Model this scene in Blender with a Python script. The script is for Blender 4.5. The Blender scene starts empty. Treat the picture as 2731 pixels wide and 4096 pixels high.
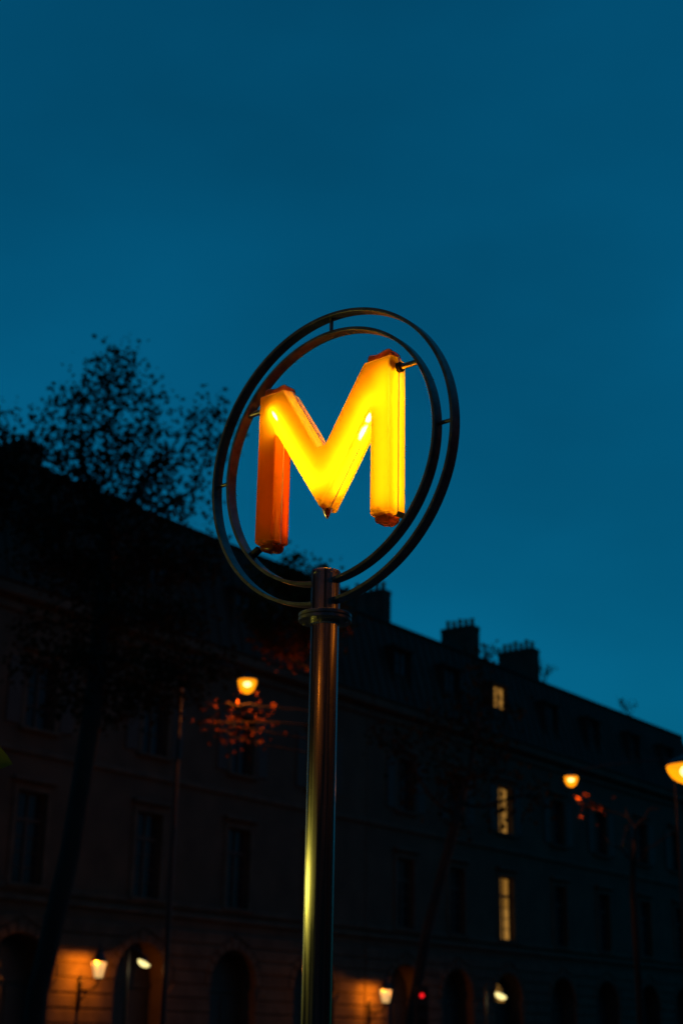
import bpy, bmesh, math, random
import numpy as np
from mathutils import Vector, Matrix, Quaternion
PI = math.pi
R = math.radians
sc = bpy.context.scene
C = sc.collection

# ------------------------------------------------------------------ camera, sky, exposure
PITCH, ROLL = R(19.558), R(1.081)
cam_d = bpy.data.cameras.new('camera')
cam = bpy.data.objects.new('camera', cam_d)
C.objects.link(cam)
F_ = Vector((0, math.cos(PITCH), math.sin(PITCH)))
U0 = Vector((0, -math.sin(PITCH), math.cos(PITCH)))
R0 = Vector((1, 0, 0))
Rc = math.cos(ROLL) * R0 + math.sin(ROLL) * U0
Uc = -math.sin(ROLL) * R0 + math.cos(ROLL) * U0
m3 = Matrix((Rc, Uc, -F_)).transposed()
cam.matrix_world = Matrix.Translation((0, 0, 1.6)) @ m3.to_4x4()
cam_d.sensor_fit = 'VERTICAL'
cam_d.sensor_height = 36
cam_d.sensor_width = 24
cam_d.lens = 51.855
cam_d.clip_start = 0.05
cam_d.clip_end = 3000
cam_d.dof.use_dof = True
cam_d.dof.focus_distance = 4.26
cam_d.dof.aperture_fstop = 3.3
sc.camera = cam

wd = bpy.data.worlds.new('World')
sc.world = wd
wd.use_nodes = True
nt = wd.node_tree
bg = nt.nodes['Background']
sky = nt.nodes.new('ShaderNodeTexSky')
sky.sky_type = 'NISHITA'
sky.sun_disc = False
sky.sun_elevation = R(-4.2)
sky.sun_rotation = R(0)
sky.altitude = 50
sky.air_density = 1.0
sky.dust_density = 0.6
sky.ozone_density = 2.0
# thin, soft evening cloud: slight change of the sky's own brightness
tc = nt.nodes.new('ShaderNodeTexCoord')
mp = nt.nodes.new('ShaderNodeMapping')
mp.inputs['Scale'].default_value = (1.6, 1.6, 3.4)
nz = nt.nodes.new('ShaderNodeTexNoise')
nz.inputs['Scale'].default_value = 1.9
nz.inputs['Detail'].default_value = 4
nz.inputs['Roughness'].default_value = 0.45
rm = nt.nodes.new('ShaderNodeMapRange')
rm.inputs['From Min'].default_value = 0.3
rm.inputs['From Max'].default_value = 0.7
rm.inputs['To Min'].default_value = 0.82
rm.inputs['To Max'].default_value = 1.14
tint = nt.nodes.new('ShaderNodeMix')
tint.data_type = 'RGBA'
tint.blend_type = 'MULTIPLY'
tint.inputs[0].default_value = 1.0
tint.inputs[7].default_value = (0.006, 0.56, 0.88, 1)
mul = nt.nodes.new('ShaderNodeVectorMath')
mul.operation = 'SCALE'
nt.links.new(tc.outputs['Generated'], mp.inputs['Vector'])
nt.links.new(mp.outputs['Vector'], nz.inputs['Vector'])
nt.links.new(nz.outputs['Fac'], rm.inputs['Value'])
gam = nt.nodes.new('ShaderNodeGamma')
gam.inputs['Gamma'].default_value = 0.36
nt.links.new(sky.outputs['Color'], gam.inputs['Color'])
nt.links.new(gam.outputs['Color'], tint.inputs[6])
nt.links.new(tint.outputs[2], mul.inputs[0])
nt.links.new(rm.outputs['Result'], mul.inputs['Scale'])
nt.links.new(mul.outputs['Vector'], bg.inputs['Color'])
bg.inputs['Strength'].default_value = 0.15

sc.view_settings.view_transform = 'Standard'
sc.view_settings.look = 'None'
sc.view_settings.gamma = 1
sc.view_settings.exposure = 2.0
EX = 2 ** -2.0     # lamp strengths below are given as they show in the picture
sc.view_settings.use_curve_mapping = False
sc.cycles.max_bounces = 10
sc.cycles.diffuse_bounces = 6
sc.cycles.glossy_bounces = 4
sc.cycles.transmission_bounces = 8
sc.cycles.transparent_max_bounces = 12
sc.cycles.sample_clamp_indirect = 6.0
sc.cycles.use_denoising = True
sc.cycles.caustics_reflective = False
sc.cycles.caustics_refractive = False

# ------------------------------------------------------------------ materials
def newmat(name):
    m = bpy.data.materials.new(name)
    m.use_nodes = True
    n = m.node_tree
    return m, n, n.nodes['Principled BSDF'], n.nodes['Material Output']


def mat(name, col, rough=0.7, metal=0.0, var=0.25, scale=3.0, bump=0.0, aniso=0.0, stretch=(1, 1, 1), spec=0.5, bscale=None):
    m, n, b, o = newmat(name)
    b.inputs['Roughness'].default_value = rough
    b.inputs['Metallic'].default_value = metal
    b.inputs['Specular IOR Level'].default_value = spec
    if aniso:
        b.inputs['Anisotropic'].default_value = aniso
    t = n.nodes.new('ShaderNodeTexCoord')
    g = n.nodes.new('ShaderNodeMapping')
    g.inputs['Scale'].default_value = stretch
    z = n.nodes.new('ShaderNodeTexNoise')
    z.inputs['Scale'].default_value = scale
    z.inputs['Detail'].default_value = 6
    r = n.nodes.new('ShaderNodeValToRGB')
    lo = [max(0, c * (1 - var)) for c in col]
    hi = [min(1, c * (1 + var)) for c in col]
    r.color_ramp.elements[0].color = (*lo, 1)
    r.color_ramp.elements[1].color = (*hi, 1)
    r.color_ramp.elements[0].position = 0.3
    r.color_ramp.elements[1].position = 0.7
    n.links.new(t.outputs['Object'], g.inputs['Vector'])
    n.links.new(g.outputs['Vector'], z.inputs['Vector'])
    n.links.new(z.outputs['Fac'], r.inputs['Fac'])
    n.links.new(r.outputs['Color'], b.inputs['Base Color'])
    if bump:
        bp = n.nodes.new('ShaderNodeBump')
        bp.inputs['Strength'].default_value = bump
        bp.inputs['Distance'].default_value = 0.02
        z2 = n.nodes.new('ShaderNodeTexNoise')
        z2.inputs['Scale'].default_value = bscale or scale * 4
        z2.inputs['Detail'].default_value = 5
        n.links.new(g.outputs['Vector'], z2.inputs['Vector'])
        n.links.new(z2.outputs['Fac'], bp.inputs['Height'])
        n.links.new(bp.outputs['Normal'], b.inputs['Normal'])
    return m


def glow(name, col, strength, clear=0.0):
    """A surface of a lamp that gives off light; clear > 0 also lets light through."""
    m, n, b, o = newmat(name)
    n.nodes.remove(b)
    e = n.nodes.new('ShaderNodeEmission')
    e.inputs['Color'].default_value = (*col, 1)
    e.inputs['Strength'].default_value = strength * EX
    if clear:
        tr = n.nodes.new('ShaderNodeBsdfTransparent')
        mx = n.nodes.new('ShaderNodeMixShader')
        mx.inputs[0].default_value = clear
        n.links.new(e.outputs[0], mx.inputs[1])
        n.links.new(tr.outputs[0], mx.inputs[2])
        n.links.new(mx.outputs[0], o.inputs['Surface'])
    else:
        n.links.new(e.outputs[0], o.inputs['Surface'])
    return m


def plastic(name, col, dcol, fac=0.5, rough=0.16, dirt=0.0, glints=(), grime=()):
    """Translucent moulded plastic: light from inside passes, the skin has a gloss."""
    m, n, b, o = newmat(name)
    n.nodes.remove(b)
    tl = n.nodes.new('ShaderNodeBsdfTranslucent')
    df = n.nodes.new('ShaderNodeBsdfDiffuse')
    mx = n.nodes.new('ShaderNodeMixShader')
    mx.inputs[0].default_value = fac
    gl = n.nodes.new('ShaderNodeBsdfGlossy')
    gl.inputs['Roughness'].default_value = rough
    fr = n.nodes.new('ShaderNodeFresnel')
    fr.inputs['IOR'].default_value = 1.45
    m2 = n.nodes.new('ShaderNodeMixShader')
    t = n.nodes.new('ShaderNodeTexCoord')
    z = n.nodes.new('ShaderNodeTexNoise')
    z.inputs['Scale'].default_value = 26
    z.inputs['Detail'].default_value = 8
    z.inputs['Roughness'].default_value = 0.7
    r = n.nodes.new('ShaderNodeValToRGB')
    r.color_ramp.elements[0].position = 0.28
    r.color_ramp.elements[1].position = 0.42 + 0.2 * dirt
    r.color_ramp.elements[0].color = (*[c * (0.75 - 0.6 * dirt) for c in col], 1)
    r.color_ramp.elements[1].color = (*col, 1)
    n.links.new(t.outputs['Object'], z.inputs['Vector'])
    n.links.new(z.outputs['Fac'], r.inputs['Fac'])
    colout = r.outputs['Color']
    for cen, rr in grime:                 # dead insects and soot lying in the ends of the moulding
        sub = n.nodes.new('ShaderNodeVectorMath')
        sub.operation = 'SUBTRACT'
        sub.inputs[1].default_value = cen
        n.links.new(t.outputs['Object'], sub.inputs[0])
        dv = n.nodes.new('ShaderNodeVectorMath')
        dv.operation = 'DIVIDE'
        dv.inputs[1].default_value = rr
        n.links.new(sub.outputs[0], dv.inputs[0])
        ln = n.nodes.new('ShaderNodeVectorMath')
        ln.operation = 'LENGTH'
        n.links.new(dv.outputs[0], ln.inputs[0])
        z3 = n.nodes.new('ShaderNodeTexNoise')
        z3.inputs['Scale'].default_value = 60
        z3.inputs['Detail'].default_value = 6
        n.links.new(t.outputs['Object'], z3.inputs['Vector'])
        ad = n.nodes.new('ShaderNodeMath')
        ad.operation = 'MULTIPLY_ADD'
        ad.inputs[1].default_value = 1.6
        n.links.new(z3.outputs['Fac'], ad.inputs[0])
        n.links.new(ln.outputs['Value'], ad.inputs[2])
        mr = n.nodes.new('ShaderNodeMapRange')
        mr.inputs['From Min'].default_value = 1.75
        mr.inputs['From Max'].default_value = 1.15
        n.links.new(ad.outputs[0], mr.inputs['Value'])
        mc = n.nodes.new('ShaderNodeMix')
        mc.data_type = 'RGBA'
        mc.inputs[7].default_value = (0.10, 0.02, 0.001, 1)
        n.links.new(mr.outputs[0], mc.inputs[0])
        n.links.new(colout, mc.inputs[6])
        colout = mc.outputs[2]
    n.links.new(colout, tl.inputs['Color'])
    df.inputs['Color'].default_value = (*dcol, 1)
    n.links.new(df.outputs[0], mx.inputs[1])
    n.links.new(tl.outputs[0], mx.inputs[2])
    n.links.new(fr.outputs[0], m2.inputs[0])
    n.links.new(mx.outputs[0], m2.inputs[1])
    n.links.new(gl.outputs[0], m2.inputs[2])
    n.links.new(m2.outputs[0], o.inputs['Surface'])
    prev = None
    for cen, ax, la, lp, ly in glints:      # white highlights set in as see-through spots over the tubes
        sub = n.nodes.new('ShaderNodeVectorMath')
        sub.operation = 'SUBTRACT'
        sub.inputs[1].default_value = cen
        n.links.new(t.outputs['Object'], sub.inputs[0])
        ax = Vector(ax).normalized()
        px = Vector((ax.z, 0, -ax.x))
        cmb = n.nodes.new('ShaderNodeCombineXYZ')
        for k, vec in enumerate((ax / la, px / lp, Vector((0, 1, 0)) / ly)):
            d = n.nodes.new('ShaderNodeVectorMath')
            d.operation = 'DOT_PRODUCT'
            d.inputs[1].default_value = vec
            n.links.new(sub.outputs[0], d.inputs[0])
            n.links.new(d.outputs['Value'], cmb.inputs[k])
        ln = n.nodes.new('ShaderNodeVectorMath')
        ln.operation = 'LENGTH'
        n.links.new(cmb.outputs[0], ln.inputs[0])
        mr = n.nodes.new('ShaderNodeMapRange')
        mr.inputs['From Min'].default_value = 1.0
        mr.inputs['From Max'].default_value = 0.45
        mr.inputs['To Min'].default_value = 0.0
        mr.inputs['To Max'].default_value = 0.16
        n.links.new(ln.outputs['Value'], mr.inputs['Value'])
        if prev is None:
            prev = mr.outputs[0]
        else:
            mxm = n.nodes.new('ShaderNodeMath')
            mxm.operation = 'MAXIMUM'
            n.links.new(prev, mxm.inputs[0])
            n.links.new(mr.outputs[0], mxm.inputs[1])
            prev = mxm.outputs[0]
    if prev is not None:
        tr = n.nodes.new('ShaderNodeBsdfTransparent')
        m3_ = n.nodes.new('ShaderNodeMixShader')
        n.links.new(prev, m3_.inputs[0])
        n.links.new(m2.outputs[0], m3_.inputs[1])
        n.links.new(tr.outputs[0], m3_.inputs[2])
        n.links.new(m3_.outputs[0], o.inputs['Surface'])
    return m


def leafmat(name, col):
    m, n, b, o = newmat(name)
    n.nodes.remove(b)
    t = n.nodes.new('ShaderNodeTexCoord')
    z = n.nodes.new('ShaderNodeTexNoise')
    z.inputs['Scale'].default_value = 1.7
    z.inputs['Detail'].default_value = 6
    r = n.nodes.new('ShaderNodeValToRGB')
    r.color_ramp.elements[0].position = 0.35
    r.color_ramp.elements[1].position = 0.65
    r.color_ramp.elements[0].color = (*[c * 0.6 for c in col], 1)
    r.color_ramp.elements[1].color = (*[c * 1.4 for c in col], 1)
    d = n.nodes.new('ShaderNodeBsdfDiffuse')
    tl = n.nodes.new('ShaderNodeBsdfTranslucent')
    mx = n.nodes.new('ShaderNodeMixShader')
    mx.inputs[0].default_value = 0.4
    n.links.new(t.outputs['Object'], z.inputs['Vector'])
    n.links.new(z.outputs['Fac'], r.inputs['Fac'])
    n.links.new(r.outputs['Color'], d.inputs['Color'])
    n.links.new(r.outputs['Color'], tl.inputs['Color'])
    n.links.new(d.outputs[0], mx.inputs[1])
    n.links.new(tl.outputs[0], mx.inputs[2])
    n.links.new(mx.outputs[0], o.inputs['Surface'])
    return m


def glassmat(name, col=(0.02, 0.025, 0.03)):
    m, n, b, o = newmat(name)
    b.inputs['Base Color'].default_value = (*col, 1)
    b.inputs['Roughness'].default_value = 0.04
    b.inputs['Specular IOR Level'].default_value = 0.22
    return m


def curtain(name, col, strength):
    """Lit room behind a net curtain: soft vertical folds of the cloth."""
    m, n, b, o = newmat(name)
    n.nodes.remove(b)
    t = n.nodes.new('ShaderNodeTexCoord')
    g = n.nodes.new('ShaderNodeMapping')
    g.inputs['Scale'].default_value = (9, 9, 0.9)
    z = n.nodes.new('ShaderNodeTexNoise')
    z.inputs['Scale'].default_value = 1.6
    z.inputs['Detail'].default_value = 3
    r = n.nodes.new('ShaderNodeMapRange')
    r.inputs['To Min'].default_value = strength * 0.7 * EX
    r.inputs['To Max'].default_value = strength * 1.3 * EX
    e = n.nodes.new('ShaderNodeEmission')
    e.inputs['Color'].default_value = (*col, 1)
    n.links.new(t.outputs['Object'], g.inputs['Vector'])
    n.links.new(g.outputs['Vector'], z.inputs['Vector'])
    n.links.new(z.outputs['Fac'], r.inputs['Value'])
    n.links.new(r.outputs['Result'], e.inputs['Strength'])
    n.links.new(e.outputs[0], o.inputs['Surface'])
    return m


M = {}
M['stone'] = mat('limestone', (0.068, 0.053, 0.035), 0.9, var=0.3, scale=0.8, bump=0.3)
M['block'] = mat('limestone_block', (0.076, 0.06, 0.04), 0.9, var=0.35, scale=1.6, bump=0.4)
M['zinc'] = mat('zinc_roof', (0.045, 0.038, 0.032), 0.8, 0.0, var=0.3, scale=0.6, spec=0.2)
M['brick'] = mat('chimney_render', (0.07, 0.055, 0.042), 0.95, var=0.35, scale=2.5, bump=0.4)
M['pot'] = mat('clay_pot', (0.22, 0.09, 0.05), 0.85, var=0.3, scale=4)
M['frame'] = mat('window_paint', (0.045, 0.04, 0.034), 0.7, var=0.15, scale=2)
M['glass'] = glassmat('window_glass')
M['door'] = mat('dark_door', (0.025, 0.03, 0.028), 0.5, var=0.2, scale=2)
M['litpane'] = curtain('lit_room', (1.0, 0.47, 0.085), 0.34)
M['dimpane'] = curtain('dim_lit_room', (1.0, 0.45, 0.07), 0.24)
M['bark'] = mat('bark', (0.022, 0.018, 0.014), 0.95, var=0.4, scale=3, bump=0.6, stretch=(1, 1, 0.4))
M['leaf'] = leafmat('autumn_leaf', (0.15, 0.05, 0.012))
M['darkleaf'] = leafmat('unlit_leaf', (0.035, 0.026, 0.012))  # darker copy of the leaf; unlit look of two crowns put into colour
M['greenleaf'] = leafmat('green_leaf', (0.16, 0.17, 0.02))
M['asphalt'] = mat('asphalt', (0.05, 0.05, 0.052), 0.9, var=0.3, scale=6, bump=0.3)
M['pave'] = mat('paving', (0.13, 0.125, 0.12), 0.9, var=0.25, scale=3, bump=0.2)
M['iron'] = mat('black_iron', (0.018, 0.018, 0.02), 0.5, 0.2, var=0.2, scale=8)
M['steel'] = mat('brushed_steel', (0.44, 0.445, 0.46), 0.21, 1.0, var=0.3, scale=9, stretch=(1, 1, 0.015), bump=0.06, bscale=60)
_n = M['steel'].node_tree
_tg = _n.nodes.new('ShaderNodeTangent')
_tg.direction_type = 'RADIAL'
_tg.axis = 'Z'
_b = _n.nodes['Principled BSDF']
_b.inputs['Anisotropic'].default_value = 0.95
_n.links.new(_tg.outputs[0], _b.inputs['Tangent'])
_tc = _n.nodes.new('ShaderNodeTexCoord')
_mp = _n.nodes.new('ShaderNodeMapping')
_mp.inputs['Scale'].default_value = (1, 1, 0.02)
_nz = _n.nodes.new('ShaderNodeTexNoise')
_nz.inputs['Scale'].default_value = 130
_nz.inputs['Detail'].default_value = 3
_mr = _n.nodes.new('ShaderNodeMapRange')
_mr.inputs['From Min'].default_value = 0.3
_mr.inputs['From Max'].default_value = 0.7
_mr.inputs['To Min'].default_value = 0.15
_mr.inputs['To Max'].default_value = 0.42
_n.links.new(_tc.outputs['Object'], _mp.inputs['Vector'])
_n.links.new(_mp.outputs['Vector'], _nz.inputs['Vector'])
_n.links.new(_nz.outputs['Fac'], _mr.inputs['Value'])
_n.links.new(_mr.outputs['Result'], _b.inputs['Roughness'])
M['ringsteel'] = mat('ring_steel', (0.18, 0.175, 0.175), 0.38, 0.6, var=0.35, scale=30, bump=0.08, bscale=140)
M['bolt'] = mat('bolt_steel', (0.45, 0.43, 0.40), 0.3, 1.0, var=0.2, scale=60)
M['rubber'] = mat('black_rubber', (0.012, 0.012, 0.012), 0.6, var=0.2, scale=20)
M['yellow'] = plastic('yellow_plastic', (1.0, 0.40, 0.004), (0.86, 0.27, 0.002), 0.5, glints=[
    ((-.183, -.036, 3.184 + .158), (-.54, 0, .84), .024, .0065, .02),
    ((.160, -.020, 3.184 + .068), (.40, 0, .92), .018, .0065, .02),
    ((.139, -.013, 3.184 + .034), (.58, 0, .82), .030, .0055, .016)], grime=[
    ((0, -.02, 3.184 - .172), (.020, .05, .028)), ((.208, -.02, 3.184 - .236), (.036, .06, .026)), ((.250, -.02, 3.184 + .214), (.014, .03, .03)),
    ((-.215, -.02, 3.184 + .246), (.05, .05, .012)), ((-.205, 0, 3.184 - .24), (.05, .06, .02))])
M['amber'] = plastic('amber_end_plastic', (1.0, 0.30, 0.008), (0.45, 0.12, 0.004), 0.65, 0.2, 0.9)
M['tipcap'] = plastic('sooty_tip_plastic', (0.9, 0.2, 0.004), (0.45, 0.10, 0.003), 0.6, 0.3, 0.9)
M['gasket'] = plastic('gasket_plastic', (0.75, 0.20, 0.004), (0.20, 0.05, 0.002), 0.7, 0.6, 0.4)
M['tube'] = glow('lamp_tube', (1.0, 0.74, 0.26), 38.0)
M['legtube'] = glow('leg_lamp_tube', (1.0, 0.74, 0.24), 30.0)
M['weaktube'] = glow('failing_lamp_tube', (1.0, 0.12, 0.003), 2.6)

# ------------------------------------------------------------------ mesh helpers
def link(name, bm_or_me, m, parent=None, smooth=False):
    if isinstance(bm_or_me, bmesh.types.BMesh):
        me = bpy.data.meshes.new(name)
        bm_or_me.to_mesh(me)
        bm_or_me.free()
    else:
        me = bm_or_me
    if m is not None and not me.materials:
        me.materials.append(m)
    if smooth:
        me.polygons.foreach_set('use_smooth', [True] * len(me.polygons))
    o = bpy.data.objects.new(name, me)
    C.objects.link(o)
    if parent is not None:
        o.parent = parent
    return o


def tag(o, label=None, cat=None, group=None, kind=None):
    if label:
        o['label'] = label
    if cat:
        o['category'] = cat
    if group:
        o['group'] = group
    if kind:
        o['kind'] = kind
    return o


def thing(name, label, cat, loc=(0, 0, 0), rz=0.0, group=None):
    o = bpy.data.objects.new(name, None)
    o.empty_display_size = 0.2
    C.objects.link(o)
    o.location = loc
    o.rotation_euler = (0, 0, rz)
    return tag(o, label, cat, group)


def box(bm, x0, x1, y0, y1, z0, z1):
    v = [bm.verts.new(p) for p in ((x0, y0, z0), (x1, y0, z0), (x1, y1, z0), (x0, y1, z0), (x0, y0, z1), (x1, y0, z1), (x1, y1, z1), (x0, y1, z1))]
    for f in ((0, 3, 2, 1), (4, 5, 6, 7), (0, 1, 5, 4), (1, 2, 6, 5), (2, 3, 7, 6), (3, 0, 4, 7)):
        bm.faces.new([v[i] for i in f])
    return v


def boxmesh(name, x0, x1, y0, y1, z0, z1, m, parent=None, bev=0.0):
    bm = bmesh.new()
    box(bm, x0, x1, y0, y1, z0, z1)
    if bev:
        bmesh.ops.bevel(bm, geom=list(bm.edges), offset=bev, segments=1, affect='EDGES')
    return link(name, bm, m, parent)


def lathe(bm, prof, cx=0, cy=0, cz=0, seg=32, cap0=True, cap1=True):
    rings = []
    for r, z in prof:
        rings.append([bm.verts.new((cx + r * math.cos(2 * PI * i / seg), cy + r * math.sin(2 * PI * i / seg), cz + z)) for i in range(seg)])
    for a, b in zip(rings, rings[1:]):
        for i in range(seg):
            bm.faces.new((a[i], a[(i + 1) % seg], b[(i + 1) % seg], b[i]))
    if cap0:
        bm.faces.new(rings[0][::-1])
    if cap1:
        bm.faces.new(rings[-1])
    return rings


def tube(bm, pts, rads, seg=10, caps=True):
    pts = [Vector(p) for p in pts]
    if not hasattr(rads, '__len__'):
        rads = [rads] * len(pts)
    prev = None
    rings = []
    for i, p in enumerate(pts):
        d = (pts[min(i + 1, len(pts) - 1)] - pts[max(i - 1, 0)]).normalized()
        if prev is None:
            a = d.orthogonal().normalized()
        else:
            a = (prev - d * prev.dot(d)).normalized()
        prev = a
        b = d.cross(a)
        rings.append([bm.verts.new(p + rads[i] * (math.cos(2 * PI * k / seg) * a + math.sin(2 * PI * k / seg) * b)) for k in range(seg)])
    for q, w in zip(rings, rings[1:]):
        for k in range(seg):
            bm.faces.new((q[k], q[(k + 1) % seg], w[(k + 1) % seg], w[k]))
    if caps:
        bm.faces.new(rings[0][::-1])
        bm.faces.new(rings[-1])


def autosmooth(o, ang=40):
    me = o.data
    bm = bmesh.new()
    bm.from_mesh(me)
    for f in bm.faces:
        f.smooth = True
    for e in bm.edges:
        if len(e.link_faces) == 2:
            e.smooth = e.calc_face_angle(0) < R(ang)
    bm.to_mesh(me)
    bm.free()
    return o


def lamp_light(name, parent, loc, col, power, rad=0.05):
    l = bpy.data.lights.new(name, 'POINT')
    l.color = col
    l.energy = power * EX
    l.shadow_soft_size = rad
    o = bpy.data.objects.new(name, l)
    C.objects.link(o)
    o.parent = parent
    o.location = loc
    return o


# ------------------------------------------------------------------ ground
bm = bmesh.new()
v = [bm.verts.new(p) for p in ((-600, -400, 0), (600, -400, 0), (600, 900, 0), (-600, 900, 0))]
bm.faces.new(v)
tag(link('ground', bm, M['asphalt']), 'dark asphalt of the street and ground', None, kind='structure')
# facade frame: along = direction of the street front, inward = into the houses
AL = R(37.0)
E = Vector((math.sin(AL), math.cos(AL), 0))
N = Vector((-math.cos(AL), math.sin(AL), 0))
P0 = 36.0
RZ = PI / 2 - AL


def street(u, w, z=0.0):
    """Point u metres along the street front, w metres out from it towards the street."""
    return E * u + N * (P0 - w) + Vector((0, 0, z))


pav = boxmesh('pavement', 20, 90, -7.5, -0.02, 0.004, 0.13, M['pave'], None, 0.02)
pav.location = N * P0
pav.rotation_euler = (0, 0, RZ)
tag(pav, 'paved walk along the foot of the houses', None, kind='structure')
pav2 = boxmesh('pavement', -12, 12, -9, 6.6, 0.004, 0.13, M['pave'], None, 0.02)
tag(pav2, 'paved walk around the foot of the sign pole', None, kind='structure')

# ------------------------------------------------------------------ houses
S = P0 / 32.0


def zz(z, back=0.0):
    return 1.6 + (z - 1.6) * (P0 + back) / 32.0


def uu(u, back=0.0):
    return u * (P0 + back) / 32.0


Z_G = 5.35          # top of the arcade storey
AH = 1.22           # half width of an arch
Z_AT = 4.43         # crown of an arch
Z_SP = Z_AT - AH
WH = 0.62           # half width of a window
ROWS = [(5.88, 8.72), (10.72, 12.92)]
Z_E = 15.1


def arch_z(du):
    return Z_SP + math.sqrt(max(0.0, AH * AH - du * du))


pane_cache = {}


def window(parent, u, z0, z1, y, rows, lit=None, half=WH, tr=0.0):
    """Casement window: a frame with its glazing bars; each pane a piece of its own."""
    bm = bmesh.new()
    fw = 0.06
    box(bm, u - half, u - half + fw, y, y + 0.09, z0, z1)
    box(bm, u + half - fw, u + half, y, y + 0.09, z0, z1)
    box(bm, u - half + fw, u + half - fw, y, y + 0.09, z0, z0 + fw)
    box(bm, u - half + fw, u + half - fw, y, y + 0.09, z1 - fw, z1)
    fr = link('window', bm, M['frame'], parent)
    zt = z1 - tr if tr else z1 - fw
    bm = bmesh.new()
    box(bm, u - 0.055, u + 0.055, y - 0.015, y + 0.075, z0 + fw, (zt - 0.06 if tr else zt))
    link('mullion', bm, M['frame'], fr)
    if tr:
        bm = bmesh.new()
        box(bm, u - half + fw, u + half - fw, y - 0.03, y + 0.085, zt - 0.06, zt + 0.06)
        link('transom', bm, M['frame'], fr)
        bm = bmesh.new()
        box(bm, u - 0.03, u + 0.03, y - 0.012, y + 0.075, zt + 0.06, z1 - fw)
        link('mullion', bm, M['frame'], fr)
    zb = z0 + fw
    ztop = zt - 0.06 if tr else zt
    hh = (ztop - zb) / rows
    for s in (-1, 1):
        a, b = (u - half + fw, u - 0.055) if s < 0 else (u + 0.055, u + half - fw)
        cells = []
        for k in range(rows):
            c0, c1 = zb + k * hh, zb + (k + 1) * hh
            if k:
                bm = bmesh.new()
                box(bm, a, b, y + 0.0, y + 0.06, c0 - 0.02, c0 + 0.02)
                link('glazing_bar', bm, M['frame'], fr)
            cells.append((c0, c1))
        if tr:
            cells.append((zt + 0.06, z1 - fw))
        for k, (c0, c1) in enumerate(cells):
            mm = M['glass']
            if lit:
                mm = lit(k, len(cells), s)
            key = (round(b - a, 3), round(c1 - c0, 3), mm.name)
            me = pane_cache.get(key)
            if me is None:
                bb = bmesh.new()
                box(bb, -(b - a) / 2 - 0.005, (b - a) / 2 + 0.005, 0, 0.012, -(c1 - c0) / 2 - 0.005, (c1 - c0) / 2 + 0.005)
                me = bpy.data.meshes.new('pane')
                bb.to_mesh(me)
                bb.free()
                me.materials.append(mm)
                pane_cache[key] = me
            p = bpy.data.objects.new('pane', me)
            C.objects.link(p)
            p.parent = fr
            p.location = ((a + b) / 2, y + 0.045 + random.uniform(-.004, .004), (c0 + c1) / 2)
            p.rotation_euler = (random.uniform(-.006, .006), 0, random.uniform(-.012, .012))
    return fr


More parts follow.
